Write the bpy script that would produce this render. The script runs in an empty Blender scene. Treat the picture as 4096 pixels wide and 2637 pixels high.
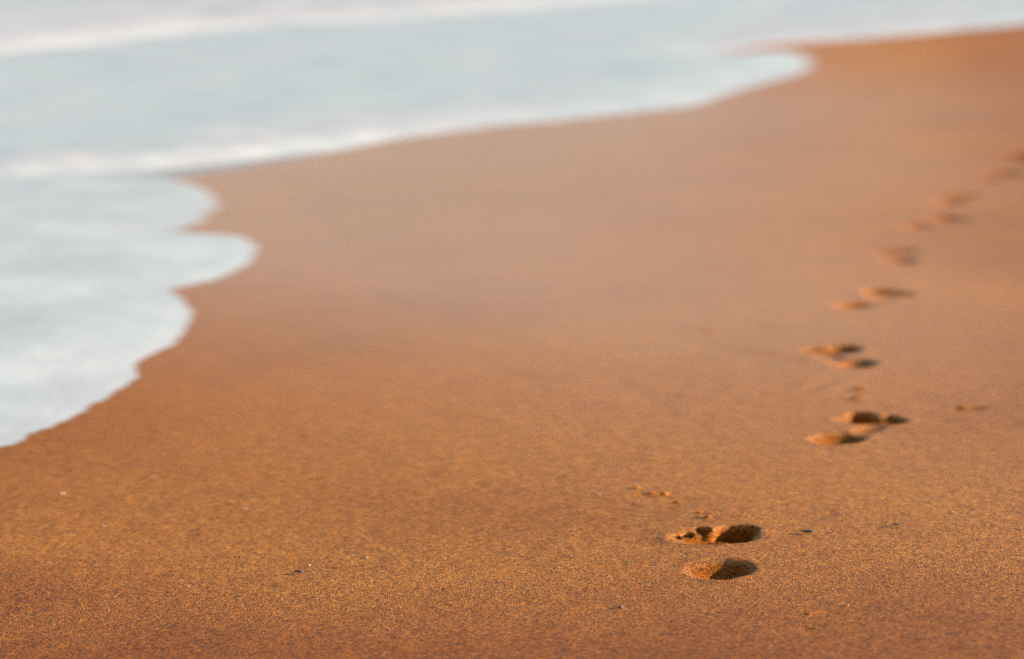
import bpy, math, random
import numpy as np

rng = np.random.default_rng(7)
random.seed(7)
scene = bpy.context.scene
COL = scene.collection

# ------------------------------------------------------------------ helpers
def tag(o, label=None, cat=None, group=None, kind=None):
    if label: o["label"] = label
    if cat: o["category"] = cat
    if group: o["group"] = group
    if kind: o["kind"] = kind
    return o

def link(o, parent=None):
    COL.objects.link(o)
    if parent is not None:
        o.parent = parent
        o.location = -parent.location           # mesh data is stored in world coordinates
    return o

def empty(name, loc):
    o = bpy.data.objects.new(name, None)
    o.empty_display_size = 0.05
    o.location = loc
    COL.objects.link(o)
    return o

def quad_mesh(name, verts, quads, mat, attrs=None, smooth=True):
    """verts (N,3), quads (M,4) -> mesh object data"""
    me = bpy.data.meshes.new(name)
    n, m = len(verts), len(quads)
    me.vertices.add(n)
    me.vertices.foreach_set("co", np.ascontiguousarray(verts, dtype=np.float32).ravel())
    me.loops.add(m * 4)
    me.loops.foreach_set("vertex_index", np.ascontiguousarray(quads, dtype=np.int32).ravel())
    me.polygons.add(m)
    me.polygons.foreach_set("loop_start", np.arange(0, m * 4, 4, dtype=np.int32))
    me.update(calc_edges=True)
    me.polygons.foreach_set("use_smooth", np.full(m, smooth, dtype=bool))
    for k, v in (attrs or {}).items():
        a = me.attributes.new(k, 'FLOAT', 'POINT')
        a.data.foreach_set("value", np.ascontiguousarray(v, dtype=np.float32))
    me.materials.append(mat)
    return me

def sub_mesh(name, V, Q, sel, mat, attrs):
    q = Q[sel]
    ids, inv = np.unique(q, return_inverse=True)
    return quad_mesh(name, V[ids], inv.reshape(q.shape), mat, {k: v[ids] for k, v in attrs.items()})

TAB = rng.random((256, 256))
def vnoise(x, y):
    xi = np.floor(x).astype(np.int64); yi = np.floor(y).astype(np.int64)
    fx = x - xi; fy = y - yi
    fx = fx * fx * fx * (fx * (fx * 6 - 15) + 10); fy = fy * fy * fy * (fy * (fy * 6 - 15) + 10)
    x0 = xi & 255; x1 = (xi + 1) & 255; y0 = yi & 255; y1 = (yi + 1) & 255
    a = TAB[x0, y0]; b = TAB[x1, y0]; c = TAB[x0, y1]; d = TAB[x1, y1]
    return (a + (b - a) * fx) * (1 - fy) + (c + (d - c) * fx) * fy - 0.5

def fbm(x, y, oct=4, gain=0.5):
    s = 0.0; a = 1.0
    for i in range(oct):
        s = s + a * vnoise(x * 2 ** i + 17.3 * i, y * 2 ** i + 5.1 * i)
        a *= gain
    return s

def sstep(a, b, x):
    t = np.clip((x - a) / (b - a), 0, 1)
    return t * t * (3 - 2 * t)

def seg_dist(px, py, line):
    """distance from points to an open polyline"""
    d2 = np.full(px.shape, 1e9)
    for (ax, ay), (bx, by) in zip(line[:-1], line[1:]):
        ex, ey = bx - ax, by - ay
        L = ex * ex + ey * ey + 1e-12
        t = np.clip(((px - ax) * ex + (py - ay) * ey) / L, 0, 1)
        q = (px - ax - t * ex) ** 2 + (py - ay - t * ey) ** 2
        np.minimum(d2, q, out=d2)
    return np.sqrt(d2)

def inside(px, py, poly):
    c = np.zeros(px.shape, bool)
    n = len(poly)
    for i in range(n):
        ax, ay = poly[i]; bx, by = poly[i - 1]
        if ay == by: continue
        cond = ((ay > py) != (by > py)) & (px < (bx - ax) * (py - ay) / (by - ay) + ax)
        c ^= cond
    return c

def chaikin(pts, n=2):
    for _ in range(n):
        out = [pts[0]]
        for a, b in zip(pts[:-1], pts[1:]):
            out.append((.75 * a[0] + .25 * b[0], .75 * a[1] + .25 * b[1]))
            out.append((.25 * a[0] + .75 * b[0], .25 * a[1] + .75 * b[1]))
        out.append(pts[-1]); pts = out
    return pts

def axis(*parts):
    """parts: (start, stop, step0, step1) runs with a step that grows linearly"""
    out = []
    for a, b, s0, s1 in parts:
        n = max(2, int(round((b - a) / (0.5 * (s0 + s1)))))
        w = np.linspace(s0, s1, n); w *= (b - a) / w.sum()
        out.append(a + np.concatenate([[0], np.cumsum(w)])[:-1])
    out.append([parts[-1][1]])
    return np.concatenate(out)

def geo(a, b, s0, r):
    out = [a]; s = s0
    sg = 1 if b > a else -1
    while (b - out[-1]) * sg > 0:
        out.append(out[-1] + sg * s); s *= r
    return np.array(out[1:] if sg > 0 else out[:0:-1])

def grid(xs, ys):
    X, Y = np.meshgrid(xs, ys)
    nx, ny = len(xs), len(ys)
    i = np.arange((ny - 1) * (nx - 1)); r = i // (nx - 1); c = i % (nx - 1)
    a = r * nx + c
    Q = np.stack([a, a + 1, a + nx + 1, a + nx], 1)
    return X.ravel(), Y.ravel(), Q

# ------------------------------------------------------------------ materials
def new_mat(name):
    m = bpy.data.materials.new(name); m.use_nodes = True
    nt = m.node_tree; nt.nodes.clear()
    out = nt.nodes.new("ShaderNodeOutputMaterial")
    b = nt.nodes.new("ShaderNodeBsdfPrincipled")
    nt.links.new(b.outputs[0], out.inputs[0])
    return m, nt, b

def N(nt, kind, **kw):
    n = nt.nodes.new(kind)
    for k, v in kw.items():
        if k in n.inputs: n.inputs[k].default_value = v
        else: setattr(n, k, v)
    return n

def ramp(nt, fac, stops, interp='LINEAR'):
    r = nt.nodes.new("ShaderNodeValToRGB"); r.color_ramp.interpolation = interp
    e = r.color_ramp.elements
    while len(e) < len(stops): e.new(0.5)
    for el, (p, c) in zip(e, stops):
        el.position = p; el.color = (*c, 1)
    nt.links.new(fac, r.inputs[0]); return r.outputs[0]

def mix(nt, fac, a, b, mode='MIX'):
    m = nt.nodes.new("ShaderNodeMix"); m.data_type = 'RGBA'; m.blend_type = mode
    for sock, v in ((m.inputs[0], fac), (m.inputs[6], a), (m.inputs[7], b)):
        if hasattr(v, 'links') or hasattr(v, 'is_linked'): nt.links.new(v, sock)
        elif isinstance(v, tuple): sock.default_value = (*v, 1)
        else: sock.default_value = v
    return m.outputs[2]

def math_n(nt, op, a, b=None, c=None):
    m = nt.nodes.new("ShaderNodeMath"); m.operation = op
    for s, v in zip(m.inputs, (a, b, c)):
        if v is None: continue
        if hasattr(v, 'is_linked'): nt.links.new(v, s)
        else: s.default_value = v
    return m.outputs[0]

def sand_material():
    m, nt, b = new_mat("sand")
    geo_n = N(nt, "ShaderNodeNewGeometry"); P = geo_n.outputs["Position"]
    wet = N(nt, "ShaderNodeAttribute", attribute_name="wet").outputs["Fac"]
    # single grains: every cell of the voronoi is a grain with its own mineral colour
    v = N(nt, "ShaderNodeTexVoronoi", feature='F1', voronoi_dimensions='3D', Scale=620.0); nt.links.new(P, v.inputs["Vector"])
    sep = N(nt, "ShaderNodeSeparateColor"); nt.links.new(v.outputs["Color"], sep.inputs[0])
    grain = ramp(nt, sep.outputs[0], [(0.0, (.03, .022, .018)), (0.10, (.15, .042, .009)), (0.30, (.42, .122, .009)),
                                      (0.70, (.64, .222, .017)), (0.93, (.73, .31, .042)), (1.0, (.82, .44, .14))])
    v2 = N(nt, "ShaderNodeTexVoronoi", feature='F1', voronoi_dimensions='3D', Scale=430.0); nt.links.new(P, v2.inputs["Vector"])
    sep2 = N(nt, "ShaderNodeSeparateColor"); nt.links.new(v2.outputs["Color"], sep2.inputs[0])
    lump = ramp(nt, sep2.outputs[1], [(0.0, (.40, .38, .37)), (0.3, (.9, .9, .9)), (1.0, (1.12, 1.1, 1.08))])
    coarse = N(nt, "ShaderNodeAttribute", attribute_name="coarse").outputs["Fac"]     # coarse sand by the near prints, fine sand beyond
    evenness = math_n(nt, 'ADD', math_n(nt, 'MULTIPLY', coarse, .78), .22)
    grain = mix(nt, evenness, (.49, .176, .0195), grain)
    c = mix(nt, math_n(nt, 'MULTIPLY', evenness, .7), grain, lump, 'MULTIPLY')
    # drier and damper patches
    n1 = N(nt, "ShaderNodeTexNoise", Scale=1.7, Detail=5.0, Roughness=0.55); nt.links.new(P, n1.inputs["Vector"])
    patch = ramp(nt, n1.outputs[0], [(0.32, (.92, .90, .88)), (0.5, (1, 1, 1)), (0.68, (1.05, 1.06, 1.07))])
    c = mix(nt, 1.0, c, patch, 'MULTIPLY')
    n2 = N(nt, "ShaderNodeTexNoise", Scale=45.0, Detail=4.0, Roughness=0.6); nt.links.new(P, n2.inputs["Vector"])
    fine = ramp(nt, n2.outputs[0], [(0.30, (.86, .84, .82)), (0.7, (1.12, 1.13, 1.14))])
    c = mix(nt, 1.0, c, fine, 'MULTIPLY')
    c = mix(nt, wet, c, mix(nt, 1.0, c, (.68, .53, .33), 'MULTIPLY'))  # wet sand at the water, plus the painted foreground vignette
    damp_shade = N(nt, "ShaderNodeAttribute", attribute_name="damp_shade").outputs["Fac"]
    c = mix(nt, damp_shade, c, mix(nt, 1.0, c, (.76, .60, .16), 'MULTIPLY'))  # moist turned sand, with shade and amber bounce painted in
    nt.links.new(c, b.inputs["Base Color"])
    sheen = N(nt, "ShaderNodeAttribute", attribute_name="sheen").outputs["Fac"]
    rough = math_n(nt, 'SUBTRACT', 0.58, math_n(nt, 'MULTIPLY', sheen, 0.34))
    glint = math_n(nt, 'MULTIPLY', math_n(nt, 'GREATER_THAN', sep.outputs[2], .98), .36)   # a few glassy grains
    rough = math_n(nt, 'MAXIMUM', math_n(nt, 'SUBTRACT', rough, glint), .12)
    nt.links.new(rough, b.inputs["Roughness"])
    nt.links.new(math_n(nt, 'ADD', math_n(nt, 'SUBTRACT', 0.26, math_n(nt, 'MULTIPLY', damp_shade, 0.16)), math_n(nt, 'MULTIPLY', sheen, .48)), b.inputs["Specular IOR Level"])
    # relief of the grains
    hb = math_n(nt, 'SUBTRACT', 1.0, v.outputs["Distance"])
    bump = N(nt, "ShaderNodeBump", Strength=1.0, Distance=0.0017); nt.links.new(hb, bump.inputs["Height"])
    hb2 = math_n(nt, 'SUBTRACT', 1.0, v2.outputs["Distance"])
    bump2 = N(nt, "ShaderNodeBump", Strength=0.55, Distance=0.0018); nt.links.new(hb2, bump2.inputs["Height"])
    n3 = N(nt, "ShaderNodeTexNoise", Scale=60.0, Detail=5.0, Roughness=0.6); nt.links.new(P, n3.inputs["Vector"])
    bump3 = N(nt, "ShaderNodeBump", Strength=0.2, Distance=0.004); nt.links.new(n3.outputs[0], bump3.inputs["Height"])
    keep = math_n(nt, 'MULTIPLY', math_n(nt, 'SUBTRACT', 1.0, math_n(nt, 'MULTIPLY', sheen, .6)), math_n(nt, 'ADD', math_n(nt, 'MULTIPLY', coarse, .6), .4))
    for bn in (bump, bump2, bump3):
        nt.links.new(math_n(nt, 'MULTIPLY', keep, bn.inputs["Strength"].default_value), bn.inputs["Strength"])
    nt.links.new(bump3.outputs[0], bump2.inputs["Normal"]); nt.links.new(bump2.outputs[0], bump.inputs["Normal"])
    nt.links.new(bump.outputs[0], b.inputs["Normal"])
    return m

def foam_material(name, light=(.65, .605, .59), thin=(.508, .572, .563)):  # pinkish froth tone has the low sun's warmth painted in
    m, nt, b = new_mat(name)
    P = N(nt, "ShaderNodeNewGeometry").outputs["Position"]
    fo = N(nt, "ShaderNodeAttribute", attribute_name="foam").outputs["Fac"]
    mp = N(nt, "ShaderNodeMapping"); mp.inputs["Rotation"].default_value = (0, 0, math.radians(-22)); mp.inputs["Scale"].default_value = (1.6, 0.8, 1)
    nt.links.new(P, mp.inputs["Vector"])
    n1 = N(nt, "ShaderNodeTexNoise", Scale=2.2, Detail=6.0, Roughness=0.62, Distortion=0.8); nt.links.new(mp.outputs[0], n1.inputs["Vector"])
    lace = N(nt, "ShaderNodeTexVoronoi", feature='DISTANCE_TO_EDGE', Scale=16.0); nt.links.new(P, lace.inputs["Vector"])
    l = ramp(nt, lace.outputs["Distance"], [(0.0, (1, 1, 1)), (0.10, (.75, .75, .75)), (0.4, (.5, .5, .5))])
    t = ramp(nt, n1.outputs[0], [(0.32, (.45, .45, .45)), (0.62, (1, 1, 1))])
    f = mix(nt, 0.35, t, l, 'MULTIPLY')
    f = math_n(nt, 'MULTIPLY', f, fo)
    c = mix(nt, f, thin, light)
    n4 = N(nt, "ShaderNodeTexNoise", Scale=2.6, Detail=4.0, Roughness=.6, Distortion=.4); nt.links.new(P, n4.inputs["Vector"])
    c = mix(nt, 1.0, c, ramp(nt, n4.outputs[0], [(.40, (.885, .90, .905)), (.58, (1.02, 1.02, 1.02))]), 'MULTIPLY')      # thicker and thinner froth
    c = mix(nt, math_n(nt, 'MAXIMUM', math_n(nt, 'MULTIPLY', f, -1.0), 0.0), c, (.30, .28, .25))   # bare film of water over sand
    nt.links.new(c, b.inputs["Base Color"])
    b.inputs["Roughness"].default_value = 0.42
    b.inputs["IOR"].default_value = 1.33
    nb = N(nt, "ShaderNodeTexNoise", Scale=38.0, Detail=6.0, Roughness=0.7); nt.links.new(P, nb.inputs["Vector"])
    bump = N(nt, "ShaderNodeBump", Strength=0.35, Distance=0.006); nt.links.new(nb.outputs[0], bump.inputs["Height"])
    nt.links.new(bump.outputs[0], b.inputs["Normal"])
    return m

def plain(name, col, rough=0.5, var=0.25, scale=400.0):
    m, nt, b = new_mat(name)
    P = N(nt, "ShaderNodeNewGeometry").outputs["Position"]
    n = N(nt, "ShaderNodeTexNoise", Scale=scale, Detail=4.0); nt.links.new(P, n.inputs["Vector"])
    lo = tuple(x * (1 - var) for x in col); hi = tuple(min(1, x * (1 + var)) for x in col)
    nt.links.new(ramp(nt, n.outputs[0], [(0.3, lo), (0.7, hi)]), b.inputs["Base Color"])
    b.inputs["Roughness"].default_value = rough
    bump = N(nt, "ShaderNodeBump", Strength=0.5, Distance=0.001); nt.links.new(n.outputs[0], bump.inputs["Height"])
    nt.links.new(bump.outputs[0], b.inputs["Normal"])
    return m

SAND = sand_material()
FOAM = foam_material("swash_foam")
CREST = foam_material("crest_foam", (.64, .59, .575), (.505, .557, .548))  # pink tint is warm sunlight put into the foam colour

# ------------------------------------------------------------------ the lie of the beach
NX, NY = -.924, .383                         # seaward direction
def slope_z(x, y):
    s = (x - .26) * NX + (y - 3.0) * NY
    return -.02 * s

def ground_z(x, y):
    near = (x > -5) & (x < 6) & (y > 1.0) & (y < 26)
    roll = .034 * (np.clip(x, -3, 3) - .25) * sstep(4.6, 2.3, y)      # beach steepened towards the viewer, tilted off the sun to darken it
    return slope_z(x, y) + roll + np.where(near, .005 * fbm(x * .9, y * .9, 2, .3) + .0007 * fbm(x * 3.1 + 7, y * 3.1, 3), 0)

# the foot of the swash, as it lies on the sand (metres)
EDGE_C = [(-1.75, 2.2), (-1.45, 2.75), (-1.16, 3.15), (-.98, 3.5), (-0.819, 3.772), (-0.8, 3.811), (-0.779, 3.88), (-0.751, 3.961), (-0.73, 4.046), (-0.71, 4.123), (-0.697, 4.228),
    (-0.682, 4.285), (-0.683, 4.337), (-0.694, 4.396), (-0.707, 4.431), (-0.705, 4.482), (-0.686, 4.55), (-0.667, 4.649), (-0.658, 4.766),
    (-0.663, 4.892), (-0.679, 5.025), (-0.703, 5.138), (-0.732, 5.216), (-0.751, 5.265), (-0.756, 5.301), (-0.727, 5.358), (-0.688, 5.434),
    (-0.65, 5.525), (-0.628, 5.642), (-0.622, 5.78), (-0.633, 5.904), (-0.662, 6.059), (-0.7, 6.159), (-0.75, 6.206), (-0.81, 6.239),
    (-0.872, 6.288), (-0.924, 6.337), (-0.991, 6.406), (-1.104, 6.536), (-1.21, 6.669), (-1.326, 6.78), (-1.461, 6.847), (-1.9, 7.0), (-3.0, 7.2), (-6, 7.6), (-14, 9)]
EDGE_B = [(-3, 5.2), (-1.6, 5.8), (-0.984, 6.141), (-0.899, 6.317), (-0.872, 6.373), (-0.843, 6.499), (-0.842, 6.728), (-0.856, 6.926), (-0.889, 7.116),
    (-0.941, 7.276), (-1.014, 7.434), (-1.073, 7.525), (-1.087, 7.574), (-1.014, 7.635), (-0.928, 7.719), (-0.837, 7.893), (-0.714, 8.099),
    (-0.626, 8.265), (-0.60, 8.42), (-.75, 8.65), (-1.2, 8.9), (-3, 9.2), (-8, 10)]
EDGE_A = [(-9, 4.6), (-4, 6.5), (-2.3, 7.2), (-1.603, 7.528), (-1.418, 7.616), (-1.223, 7.669), (-1.038, 7.825), (-0.855, 8.069), (-0.726, 8.24), (-0.587, 8.344),
    (-0.494, 8.536), (-0.412, 8.723), (-0.307, 8.816), (-0.153, 9.003), (0.007, 9.18), (0.171, 9.29), (0.341, 9.441), (0.519, 9.636),
    (0.684, 9.801), (0.751, 9.89), (0.788, 10.03), (0.882, 10.296), (0.98, 10.577), (1.1, 10.843), (1.26, 11.25), (1.366, 11.473),
    (1.453, 11.861), (1.52, 12.415), (1.555, 12.889), (1.521, 13.193), (1.416, 13.3), (1.318, 13.254), (1.156, 13.006), (1.12, 12.98), (1.15, 13.3), (1.4, 14.4), (2.2, 18), (4, 26), (12, 46)]
EDGE_D = [(.3, 46), (.1, 26), (.2, 19), (.45, 15.5), (.72, 13.7), (0.9, 13.02), (1.058, 12.927), (1.15, 12.96), (1.262, 13.158), (1.44, 13.525), (1.624, 13.668), (1.834, 13.806), (2.102, 13.973),
    (2.391, 14.227), (2.706, 14.579), (2.969, 14.873), (3.178, 15.099), (3.9, 16.0), (5.2, 18.6), (9, 27), (16, 44)]
EDGE_E = [(-9, 9.5), (-5, 12.9), (-3.9, 13.9), (-3.119, 14.794), (-2.977, 15.418), (-2.778, 15.832), (-2.518, 16.516), (-2.322, 17.002), (-1.919, 17.147), (-1.537, 17.61),
    (-0.945, 18.16), (-0.641, 18.59), (-0.158, 19.507), (0.482, 20.47), (2.2, 23.5), (6, 32), (12, 46)]

# ------------------------------------------------------------------ footprints
# heel and ball positions on the sand, which foot, depth, what the photograph shows of it
PRINTS = [
    dict(heel=(.264, 2.962), ball=(.272, 3.130), side=-1, dep=1.1, toes=1.05, arch=0, big=.85,
         label="nearest and sharpest bare footprint, with dark big toe and second toe holes"),
    dict(heel=(.512, 3.690), ball=(.585, 3.825), side=1, dep=.95, toes=.8, big=.62,
         label="second nearest footprint, turned out to the right with a jagged dark toe hollow"),
    dict(heel=(.622, 4.318), ball=(.598, 4.452), side=-1, dep=.8, toes=.4,
         label="third footprint from the front, amber forefoot behind a dark round heel hollow"),
    dict(heel=(.712, 4.950), ball=(.805, 5.080), side=1, dep=.68, toes=.3,
         label="fourth footprint from the front, a blurred pair of amber hollows slanting right"),
    dict(heel=(.898, 5.535), ball=(.905, 5.680), side=-1, dep=.55, toes=.25,
         label="faint shallow footprint, fifth from the front, paler than those before and after it"),
    dict(heel=(1.040, 6.135), ball=(1.145, 6.270), side=1, dep=.68, toes=.25,
         label="sixth footprint from the front, long blurred heel drag left of its dark forefoot"),
    dict(heel=(1.205, 6.60), ball=(1.242, 6.745), side=-1, dep=.72, toes=.25,
         label="seventh footprint from the front, one blurred reddish brown hollow"),
    dict(heel=(1.415, 7.125), ball=(1.50, 7.26), side=1, dep=.75, toes=.25,
         label="eighth footprint from the front, soft orange smear near the right edge"),
    dict(heel=(1.60, 7.60), ball=(1.640, 7.755), side=-1, dep=1.3, toes=.3,
         label="farthest footprint, a dark blurred hollow at the right edge of the photo"),
]

def bowl(u, v, cu, cv, ru, rv, rot=0.0, p=2.0, wall=0.35, lean=None):
    """1 on the floor of an elliptical hollow, 0 at its rim and beyond"""
    c, s = math.cos(rot), math.sin(rot)
    du, dv = u - cu, v - cv
    a = (du * c + dv * s) / ru; b = (-du * s + dv * c) / rv
    r = (np.abs(a) ** p + np.abs(b) ** p) ** (1 / p)
    if lean is not None:                          # sand slumped on the side towards the sea: a softer wall there
        wall = wall + .45 * sstep(-.6, .5, lean / ru)
    return 1 - sstep(1 - wall, 1.0 + wall * 0.35, r), r

def print_field(p, x, y):
    """depth of each hollow of one footprint and the rim pushed up around it"""
    hx, hy = p["heel"]; bx, by = p["ball"]
    L = math.hypot(bx - hx, by - hy)
    fu, fv = (bx - hx) / L, (by - hy) / L
    dx, dy = x - hx, y - hy
    v = dx * fu + dy * fv
    u = (dx * fv - dy * fu) * (-p["side"])        # +u = inner (big toe) side ... mirrored for the right foot
    w = 0.006 * fbm(x * 45 + 3, y * 45, 3)        # uneven, crumbly outline
    u = u + w; v = v + 0.006 * fbm(x * 45 + 90, y * 45 + 31, 3)
    D = p["dep"]; T = p["toes"]
    heel, rh = bowl(u, v, .0, .0, .039, .046, 0, 2.1, .55, hx - x)
    ball, rb = bowl(u, v, .0, L - .008, .056, .036, -.15, 2.2, .36, bx - x)
    arch, _ = bowl(u, v, -.022, L * .52, .022, .06, .05, 2, .7)
    toes = np.zeros_like(u)
    for cu, cv, ru, rv, d, pw, ro in ((.027, L + .014, .034 * p.get('big', 1), .032, 1.0, 3.4, -.22), (-.016, L + .030, .0105, .012, .7, 2.5, 0),
                                      (-.037, L + .016, .008, .009, .45, 2.5, 0), (-.049, L + .004, .006, .007, .3, 2.5, 0)):
        t, _ = bowl(u, v, cu, cv, ru, rv, ro, pw, .24)
        toes = np.maximum(toes, t * d)
    crumb = 1 + .8 * fbm(x * 60, y * 60, 3)
    hd = heel * .0165 * D * (1 - .55 * sstep(-.01, .05, v))
    bd = ball * .0085 * D * crumb
    td = toes * .033 * T * D
    ad = arch * .005 * D * p.get('arch', 1)
    depth = np.maximum(np.maximum(hd, bd), np.maximum(td, ad))
    r = np.minimum(rh, rb)
    rim = .0012 * D * np.exp(-((r - 1.22) / .17) ** 2) * np.clip(.75 + .9 * fbm(x * 22, y * 22, 3), 0, 2)
    # kicked up sand in front of the toes
    rim = rim + .0018 * D * T * np.exp(-(((v - L - .105) / .03) ** 2 + (u / .05) ** 2)) * np.clip(.5 + 1.5 * fbm(x * 50, y * 50, 3), 0, 2)
    rim = rim * (1 - np.clip(depth / .004, 0, 1))
    return hd, bd, td, depth, rim

# small scars and scratches in the sand (position, length, width, angle, depth: + is a pit)
MARKS = [(.754, 3.892, .022, .014, 0, .010), (.735, 3.900, .02, .012, 0, -.004),
         (.560, 4.10, .11, .018, 1.0, -.0016), (.515, 4.14, .10, .012, 1.1, -.0014), (.54, 4.20, .09, .010, .8, .0013),
         (.345, 2.742, .035, .008, .1, .002), (.375, 2.752, .030, .008, .2, .0015), (.345, 2.695, .03, .008, .3, .002),
         (.195, 3.362, .03, .008, .2, .003), (.45, 4.50, .10, .015, -.7, -.0015), (.51, 4.40, .10, .012, -.7, -.0015)]

# ------------------------------------------------------------------ sand
xs = np.concatenate([geo(-2.2, -400, .06, 1.22), axis((-2.2, -.75, .05, .006), (-.75, -.62, .006, .0026), (-.62, .80, .0026, .0026), (.80, 1.75, .003, .006), (1.75, 3.6, .008, .06)), geo(3.6, 400, .08, 1.22)])
ys = np.concatenate([geo(2.45, -120, .02, 1.2), axis((2.45, 3.35, .0026, .0026), (3.35, 4.6, .003, .0045), (4.6, 8.0, .005, .012), (8.0, 24, .02, .10)), geo(24, 600, .15, 1.18)])
X, Y, Q = grid(xs, ys)
S = (X - .26) * NX + (Y - 3.0) * NY
Z = ground_z(X, Y)
near = (X > -5) & (X < 6) & (Y > 1.0) & (Y < 26)
xn, yn = X[near], Y[near]
Z[near] += .0008 * fbm(xn * 13, yn * 13, 3)
fine = (X > -.8) & (X < 1.2) & (Y > 2.4) & (Y < 4.8)
fw = sstep(4.8, 3.6, Y[fine])
Z[fine] += .0004 * fbm(X[fine] * 90, Y[fine] * 90, 2) * fw + .00055 * (rng.random(fine.sum()) - .5) * fw
HD = np.zeros_like(Z); BD = np.zeros_like(Z); TD = np.zeros_like(Z)
owner = np.full(Z.shape, -1, np.int16); TURN = np.zeros_like(Z)
for i, p in enumerate(PRINTS):
    cx, cy = p["heel"]
    k = np.nonzero((abs(X - cx) < .30) & (Y > cy - .20) & (Y < cy + .42))[0]
    hd, bd, td, dep, rim = print_field(p, X[k], Y[k])
    Z[k] += rim - dep
    hit = dep > .0015
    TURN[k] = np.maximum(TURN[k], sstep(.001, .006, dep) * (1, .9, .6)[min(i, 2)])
    owner[k[hit]] = i
    HD[k] = np.maximum(HD[k], hd); BD[k] = np.maximum(BD[k], bd); TD[k] = np.maximum(TD[k], td)
for mx, my, ln, wd, an, dp in MARKS:
    k = np.nonzero((abs(X - mx) < .3) & (abs(Y - my) < .3))[0]
    c, s = math.cos(an), math.sin(an)
    a = ((X[k] - mx) * c + (Y[k] - my) * s) / ln; b_ = (-(X[k] - mx) * s + (Y[k] - my) * c) / wd
    Z[k] -= dp * np.exp(-(a * a + b_ * b_)) * (1 + .8 * fbm(X[k] * 70, Y[k] * 70, 2))
# wet band along the water's edge, then vignetting painted on the sand
WET_VIGNETTE = np.zeros_like(Z)
k = np.nonzero((X > -8) & (X < 8) & (Y > 0) & (Y < 26))[0]
edge = chaikin([(-5, -4), (-2.6, .9), (-.78, 3.9), (-.66, 5.6), (-.75, 7.1), (0, 9.2), (1.5, 12.6), (3.2, 15), (9, 27)], 4)   # the water's edge, smoothed
ey = np.array([p_[1] for p_ in edge]); ex = np.array([p_[0] for p_ in edge])
de = np.abs(X[k] - np.interp(Y[k], ey, ex)) * .93
WET_VIGNETTE[k] = np.exp(-(de / (.50 + .25 * fbm(X[k] * 2.5, Y[k] * 2.5, 3))) ** 1.5) * .6 * sstep(6.5, 3.8, Y[k])
WET_VIGNETTE[k] = np.maximum(WET_VIGNETTE[k], .95 * sstep(3.35, 2.5, Y[k] + .9 * fbm(X[k] * 1.3 + 40, Y[k] * 2.0, 4)))   # vignette darkening of the near sand, painted into its colour
WET_VIGNETTE[k] = np.maximum(WET_VIGNETTE[k], .6 * sstep(.45, 1.0, X[k] - .16 * (Y[k] - 3) + .3 * fbm(X[k] * 2, Y[k] + 9, 3)))      # same darkening painted in again up the beach
V = np.stack([X, Y, Z], 1)
DAMP_SHADE = TURN  # tint grows with hollow depth, deepening the shade by colour
SHEEN = np.zeros_like(Z)
SHEEN[k] = np.exp(-(de / (1.9 + .4 * fbm(X[k] * 1.1, Y[k] * .7, 2))) ** 3)
COARSE = sstep(5.2, 3.5, Y + .5 * fbm(X * .8, Y * .8, 2))
SHEEN *= sstep(3.0, 5.6, Y + .9 * np.clip(X + .2, -.6, 1) + .4 * fbm(X * 1.2, Y + 3, 3)) * (1 - TURN) * (1 - sstep(-.2, 2.6, X) * sstep(7, 13, Y))
ATT = {"wet": WET_VIGNETTE, "sheen": SHEEN, "coarse": COARSE, "damp_shade": DAMP_SHADE}
qo = owner[Q]
face_owner = np.where((qo >= 0).sum(1) >= 3, qo.max(1), -1)
fh, fb, ft = HD[Q].mean(1), BD[Q].mean(1), TD[Q].mean(1)
part = np.where(ft > np.maximum(fh, fb) * 1.02, 2, np.where(fh >= fb, 0, 1))
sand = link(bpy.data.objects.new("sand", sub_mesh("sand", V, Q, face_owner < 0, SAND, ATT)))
tag(sand, kind="structure")
for i, p in enumerate(PRINTS):
    cx, cy = p["heel"]
    root = empty("footprint", (cx, cy, float(slope_z(cx, cy))))
    tag(root, p["label"], "footprint", "footprints in a line across the wet sand")
    for pi, nm in enumerate(("heel_hollow", "ball_hollow", "toe_hollow")):
        sel = (face_owner == i) & (part == pi)
        if sel.sum() < 6: continue
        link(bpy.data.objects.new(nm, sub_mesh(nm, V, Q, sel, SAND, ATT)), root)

# height of the finished sand, for setting small things down on it
def sand_z(x, y):
    i = min(max(int(np.searchsorted(xs, x)), 1), len(xs) - 1); j = min(max(int(np.searchsorted(ys, y)), 1), len(ys) - 1)
    return float(Z[(j - 1) * len(xs) + i - 1])

# ------------------------------------------------------------------ swash sheets and foam crests
def sheet(name, front, back, gx, gy, lip, thick, deepen, foam_fn, mat, crest=None, base=0.0):
    """a sheet of foamy water lying on the sand: rounded lip along 'front', dips under the sand outside it"""
    fr = chaikin(front, 2)
    poly = fr + back
    x, y, q = grid(gx, gy)
    ins = inside(x, y, poly)
    d = seg_dist(x, y, fr)
    d = d + .012 * fbm(x * 9, y * 9, 3) * np.clip(.3 + d / .05, 0, 1)
    sd = np.where(ins, d, -d)
    t = np.where(sd > 0, lip * (1 - np.exp(-sd / (lip * 28))) + thick * sstep(0, .6, sd) + deepen * np.clip(sd, 0, 6), np.maximum(sd / 28, -.02))
    t = t + np.where(sd > 0, (.0010 * fbm(x * 12, y * 12, 4) + .004 * fbm(x * 2.5, y * 2.5, 3)) * np.clip(sd / .06, 0, 1), 0)
    if crest is not None:
        t = t + crest(x, y, sd)
    z = ground_z(x, y) + base * np.clip(sd / .3, 0, 1) + t
    keep = (sd[q].max(1) > -.10)
    quads = q[keep]
    ids, inv = np.unique(quads, return_inverse=True)
    me = quad_mesh(name, np.stack([x, y, z], 1)[ids], inv.reshape(quads.shape), mat, {"foam": np.clip(foam_fn(x, y, sd), -1, 1)[ids]})
    return link(bpy.data.objects.new(name, me))

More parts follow.
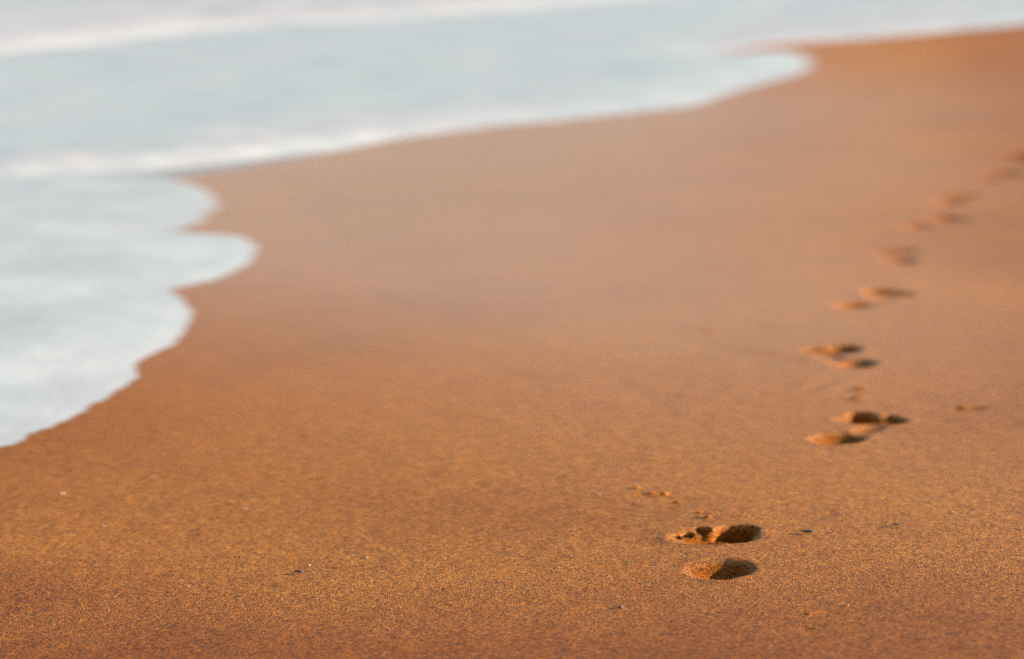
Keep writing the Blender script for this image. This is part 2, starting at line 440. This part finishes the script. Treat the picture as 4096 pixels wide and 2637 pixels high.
def ax2(lo, hi, step, far_lo, far_hi, r=1.25):
    return np.concatenate([geo(lo, far_lo, step * 1.4, r), np.arange(lo, hi, step), geo(hi - step, far_hi, step * 1.4, r)])

lead = lambda w, lo: (lambda x, y, sd: lo + (1 - lo) * np.exp(-np.clip(sd, 0, None) / w) + .25 * fbm(x * 3, y * 1.5, 3))

o = sheet("foam_sheet", EDGE_C, [(-14, 2.2)], ax2(-1.9, -.55, .009, -14, -.45), ax2(3.2, 7.2, .012, 1.8, 9.5),
          .007, .006, .004, lambda x, y, sd: .38 + .15 * np.exp(-np.clip(sd, 0, None) / .10) + .2 * fbm(x * 3, y * 1.5, 3), FOAM, base=.004)
tag(o, "nearest sheet of white foam at the left edge, with two rounded scallops", "foam", "sheets of foam sliding over the sand")
o = sheet("foam_sheet", EDGE_B, [(-8, 4.2)], ax2(-2.6, -.5, .012, -8, -.4), ax2(5.6, 9.3, .014, 5.0, 10.2),
          .005, .002, .0005, lambda x, y, sd: .35 + .2 * np.exp(-np.clip(sd, 0, None) / .12) - 1.5 * sstep(7.35, 7.7, y) * sstep(.40, .10, sd) + .2 * fbm(x * 3, y * 1.5, 3), FOAM)
tag(o, "thin grey blunt tongue of foam just behind the nearest white scallop", "foam", "sheets of foam sliding over the sand")

def crest_of(line, h, w, fade=None, rough=.9, sink=None):
    ln = chaikin(line, 2)
    def f(x, y, sd):
        d = seg_dist(x, y, ln)
        m = np.exp(-(d / w) ** 2)
        lump = np.clip(.75 + rough * fbm(x * 3.2, y * 3.2, 4), .1, 2)
        g = h * m * lump
        if fade is not None: g = g * fade(x, y)
        if sink is not None: return np.where(sd > -.02, g * np.clip(sd / (w * .35) + .2, 0, 1), 0) - sink(x, y)
        return np.where(sd > -.02, g * np.clip(sd / (w * .35) + .2, 0, 1), 0)
    return f
o = sheet("foam_sheet", EDGE_A, [(-30, 46), (-30, 4.6)], ax2(-4.6, 1.8, .02, -22, 12), ax2(6.4, 22, .03, 4.4, 46),
          .010, .006, .0012, lambda x, y, sd: .30 + .15 * np.exp(-np.clip(sd, 0, None) / .3) + .6 * np.exp(-((sd - .30) / .30) ** 2) * sstep(.9, -.7, x) + .25 * fbm(x * 3, y * 1.5, 3), FOAM,
          crest=crest_of([(-9, 4.9), (-4, 6.8), (-2.3, 7.5), (-1.6, 7.82), (-1.2, 7.98), (-.85, 8.35), (-.5, 8.75), (-.2, 9.05), (.2, 9.38), (.7, 9.88)], .018, .32,
                         lambda x, y: .05 + .95 * sstep(.2, -1.0, x)), base=.010)
tag(o, "broad bluish white sheet of foam ending in a long tongue on the right", "foam", "sheets of foam sliding over the sand")
EDGE_D = [(a, b + .32 * float(sstep(.9, 1.3, a))) for a, b in EDGE_D]
o = sheet("foam_sheet", EDGE_D, [(16, 46)], ax2(-1.5, 5.0, .03, -6, 16), ax2(12, 23, .04, 11.5, 44),
          .006, .004, .002, lambda x, y, sd: .9 - .6 * sstep(1.2, 1.8, sd) - .55 * sstep(2.55, 2.9, x - .25 * (y - 14.5)), CREST,
          crest=crest_of([(.95, 13.3), (1.3, 13.6), (1.8, 14.1), (2.35, 14.7), (2.75, 15.5)], .022, .8, lambda x, y: sstep(.95, 1.7, x), .5), base=.004)
tag(o, "pinkish foam sheet at the top right edge of the sand, grey at its right end", "foam", "sheets of foam sliding over the sand")
EDGE_E = [(a + .65, b - .65) for a, b in EDGE_E]
o = sheet("breaking_wave", EDGE_E, [(-14, 46), (-14, 9)], ax2(-5.5, 1.5, .035, -14, 12), ax2(12.5, 26, .05, 9, 46),
          .03, .02, .006, lambda x, y, sd: 1.0 - .8 * sstep(3.2, 4.2, sd), CREST,
          crest=crest_of([(-9, 9.9), (-5, 13.5), (-3.6, 15.0), (-3.0, 16.6), (-2.4, 17.9), (-1.5, 18.7), (-.6, 19.8), (.4, 21.4), (2.2, 24.5)], .035, 2.2, None, .35), base=.02)
tag(o, "low roll of pale pink whitewater along the top left of the photo", "wave")

# sea beyond the swash, out to the horizon
def water_material():
    m, nt, b = new_mat("sea_water")
    P = N(nt, "ShaderNodeNewGeometry").outputs["Position"]
    n = N(nt, "ShaderNodeTexNoise", Scale=.35, Detail=8.0, Roughness=.6); nt.links.new(P, n.inputs["Vector"])
    nt.links.new(ramp(nt, n.outputs[0], [(.42, (.05, .11, .13)), (.6, (.12, .20, .22)), (.72, (.6, .64, .65))]), b.inputs["Base Color"])
    b.inputs["Roughness"].default_value = .18; b.inputs["IOR"].default_value = 1.33
    bump = N(nt, "ShaderNodeBump", Strength=.6, Distance=.15)
    nb = N(nt, "ShaderNodeTexNoise", Scale=1.3, Detail=7.0); nt.links.new(P, nb.inputs["Vector"])
    nt.links.new(nb.outputs[0], bump.inputs["Height"]); nt.links.new(bump.outputs[0], b.inputs["Normal"])
    return m
gx = np.concatenate([geo(-12, -2500, .8, 1.12), np.arange(-12, 20, .8), geo(20, 600, .9, 1.15)])
gy = np.concatenate([geo(8, -1500, .8, 1.12), np.arange(8, 60, .8), geo(60, 3000, .9, 1.1)])
x, y, q = grid(gx, gy)
s = (x - .26) * NX + (y - 3) * NY
z = -.215 + np.clip((s - 14) / 30, 0, 1) * (.35 * np.sin(s * .55 + 1.2 * fbm(x * .05, y * .05, 2)) + .5 * fbm(x * .15, y * .15, 3))
kq = s[q].min(1) > 8.5
ids, inv = np.unique(q[kq], return_inverse=True)
sea = link(bpy.data.objects.new("sea", quad_mesh("sea", np.stack([x, y, z], 1)[ids], inv.reshape(-1, 4), water_material())))
tag(sea, kind="structure")

# ------------------------------------------------------------------ little things lying on the sand
import bmesh
def pebble_mesh(name, mat, size, flat, rough, sub=2, seed=0):
    r = random.Random(seed)
    bm = bmesh.new(); bmesh.ops.create_icosphere(bm, subdivisions=sub, radius=1)
    ph = [(r.uniform(0, 6), r.uniform(0, 6), r.uniform(0, 6)) for _ in range(3)]
    for v in bm.verts:
        c = v.co.copy(); k = 1
        for i, (a, b_, c_) in enumerate(ph):
            k += rough * math.sin(c.x * (2 + i * 1.7) + a) * math.sin(c.y * (2.3 + i * 1.5) + b_) * math.cos(c.z * (1.9 + i) + c_)
        v.co = (c.x * size * k, c.y * size * k * .75, c.z * size * flat * k)
    me = bpy.data.meshes.new(name); bm.to_mesh(me); bm.free()
    for p in me.polygons: p.use_smooth = True
    me.materials.append(mat)
    a = me.attributes.new('damp_shade', 'FLOAT', 'POINT'); a.data.foreach_set('value', [.3] * len(me.vertices))
    return me

def drop(name, me, x, y, lift, rz, label, cat, group=None, sc=(1, 1, 1)):
    o = bpy.data.objects.new(name, me); o.location = (x, y, sand_z(x, y) + lift)
    o.rotation_euler = (random.uniform(-.2, .2), random.uniform(-.2, .2), rz); o.scale = sc
    COL.objects.link(o); return tag(o, label, cat, group)

SHELL = plain("shell", (.62, .50, .40), .35, .12)
DARK = plain("dark_seaweed", (.030, .028, .026), .45, .4)
RED = plain("dark_red_stone", (.10, .035, .02), .5, .4)
CLOD = SAND
SPECKS = [(-.667, 3.481, .0036, "white shell fleck nearest the foam on the left"), (-.574, 3.295, .0026, "amber white shell fleck at the left, below the fleck nearest the foam"),
          (-.546, 3.568, .0026, "faint white shell fleck on the left, the one farthest up the sand"), (-.382, 3.362, .0026, "pale shell fleck alone on the mid left sand"),
          (-.192, 3.087, .0024, "small bright shell fleck right of the dark seaweed scrap"), (-.266, 3.063, .0024, "tiny pale shell fleck just behind the dark seaweed scrap"),
          (.06, 2.998, .0022, "small white shell fleck left of the nearest heel print"), (-.415, 2.988, .0020, "tiny shell fleck left of the dark seaweed scrap"),
          (-.56, 2.693, .0022, "white shell fleck in the near left corner"), (.60, 3.192, .0024, "white shell fleck on the right, behind the small dark twig"),
          (.126, 3.375, .0022, "pale shell fleck by the broken sand crumbs behind the nearest footprint"), (.355, 3.153, .0018, "tiny pale shell fleck between the nearest toe hole and the tailed seaweed scrap")]
for i, (x, y, sz, lab) in enumerate(SPECKS):
    drop("shell_fragment", pebble_mesh("shell_fragment", SHELL, sz * .72, .55, .25, 2, 40 + i), x, y, sz * .4, random.uniform(0, 3), lab, "shell", "pale shell flecks scattered on the sand")

def seaweed(x, y, ln, wd, tail, rz, label):
    bm = bmesh.new()
    pts = []
    n = 14
    for i in range(n + 1):
        t = i / n
        w = wd * (math.sin(math.pi * min(1, t * 1.0)) ** .6 if t < .5 else max(.08 if tail else 0.15, math.sin(math.pi * t) ** (2.2 if tail else .8)))
        pts.append((ln * (t - .25), .0015 * math.sin(t * 7), .0015 + .0025 * math.sin(math.pi * t) + .0008 * math.sin(9 * t), max(w, .0004)))
    rings = []
    for (px, py, pz, w) in pts:
        rings.append([bm.verts.new((px, py + w * math.cos(a), pz + w * .55 * math.sin(a))) for a in [k * math.pi / 3 for k in range(6)]])
    for a, b_ in zip(rings[:-1], rings[1:]):
        for k in range(6): bm.faces.new((a[k], a[(k + 1) % 6], b_[(k + 1) % 6], b_[k]))
    bm.faces.new(rings[0][::-1]); bm.faces.new(rings[-1])
    me = bpy.data.meshes.new("seaweed_scrap"); bm.to_mesh(me); bm.free(); me.materials.append(DARK)
    for p in me.polygons: p.use_smooth = True
    o = bpy.data.objects.new("seaweed_scrap", me); o.location = (x, y, sand_z(x, y)); o.rotation_euler = (0, 0, rz); COL.objects.link(o)
    tag(o, label, "seaweed", "dark seaweed scraps on the sand")
seaweed(-.28, 3.028, .014, .0026, False, .05, "dark green seaweed scrap lying alone on the sand left of the nearest footprint")
seaweed(.398, 3.117, .024, .0030, True, math.pi + .02, "black seaweed scrap with a thin tail, right of the nearest toe hole")
seaweed(.511, 3.133, .012, .0020, False, .1, "short dark twig of seaweed farthest to the right")
drop("pebble", pebble_mesh("pebble", RED, .0032, .7, .3, 2, 5), .131, 2.811, .001, .4, "tiny dark red pebble on the near sand below the nearest footprint", "pebble")

CL = [(.182, 3.402, .0050, "upright orange sand crumb at the left end of the row behind the nearest footprint"),
      (.200, 3.372, .0040, "second orange sand crumb from the left in the row behind the nearest footprint"),
      (.219, 3.358, .0060, "largest orange sand crumb of the row behind the nearest footprint"),
      (.233, 3.312, .0042, "small orange sand crumb between the row of crumbs and the nearest toe print"),
      (.261, 3.247, .0040, "orange sand crumb just behind the nearest toe print"),
      (.268, 3.218, .0038, "sand crumb on the very lip of the nearest toe print"),
      (.600, 4.072, .0070, "blurred sand crumb behind the second nearest footprint"),
      (.580, 3.984, .0070, "blurred sand crumb at the toes of the second nearest footprint"),
      (.386, 4.673, .0060, "faint amber sand crumb alone left of the third footprint"),
      (.352, 2.752, .0024, "orange sand crumb near the bottom right, left one of two by the scratches"),
      (.400, 2.774, .0024, "orange sand crumb near the bottom right, right one of two by the scratches"),
      (.352, 2.697, .0024, "lowest orange sand crumb at the bottom right, below the scratches"),
      (.742, 3.897, .0070, "amber sand lump beside the small pit on the right")]
for i, (x, y, sz, lab) in enumerate(CL):
    drop("sand_crumb", pebble_mesh("sand_crumb", CLOD, sz * .85, .5, .5, 3, 90 + i), x, y, sz * .35, random.uniform(0, 3), lab, "sand crumb", "crumbs of sand kicked up beside the footprints")

# ------------------------------------------------------------------ light, sky, camera
EL, AZ = 16.0, 3.0                         # sun: low, from the right and a little behind the camera
sd_ = bpy.data.lights.new("sun", 'SUN'); sd_.energy = 4.6; sd_.angle = math.radians(.6); sd_.color = (1.0, .86, .70)
so = bpy.data.objects.new("sun", sd_); COL.objects.link(so)
dirv = (math.cos(math.radians(EL)) * math.cos(math.radians(AZ)), math.cos(math.radians(EL)) * math.sin(math.radians(AZ)), math.sin(math.radians(EL)))
from mathutils import Vector
so.rotation_euler = Vector(dirv).to_track_quat('Z', 'Y').to_euler(); so.location = Vector(dirv) * 30
w = bpy.data.worlds.new("World"); scene.world = w; w.use_nodes = True
nt = w.node_tree
sky = nt.nodes.new("ShaderNodeTexSky"); sky.sky_type = 'NISHITA'; sky.sun_disc = False
sky.sun_elevation = math.radians(EL); sky.sun_rotation = math.radians(90 - AZ)
bg = nt.nodes["Background"]; nt.links.new(sky.outputs[0], bg.inputs[0]); bg.inputs[1].default_value = .078

cd = bpy.data.cameras.new("camera"); cd.sensor_width = 36; cd.lens = 85; cd.clip_start = .05; cd.clip_end = 6000
co = bpy.data.objects.new("camera", cd); COL.objects.link(co)
co.location = (0, 0, .86); co.rotation_euler = (math.pi / 2 - math.radians(10.53), 0, 0)
cd.dof.use_dof = True; cd.dof.focus_distance = 3.02; cd.dof.aperture_fstop = 3.0; cd.dof.aperture_ratio = .53
scene.camera = co
scene.view_settings.view_transform = 'Standard'; scene.view_settings.look = 'None'
scene.view_settings.gamma = 1; scene.view_settings.exposure = 1.29
scene.cycles.use_denoising = True
scene.cycles.denoising_prefilter = 'NONE'      # keep the grain of the sand crisp
scene.cycles.use_adaptive_sampling = False
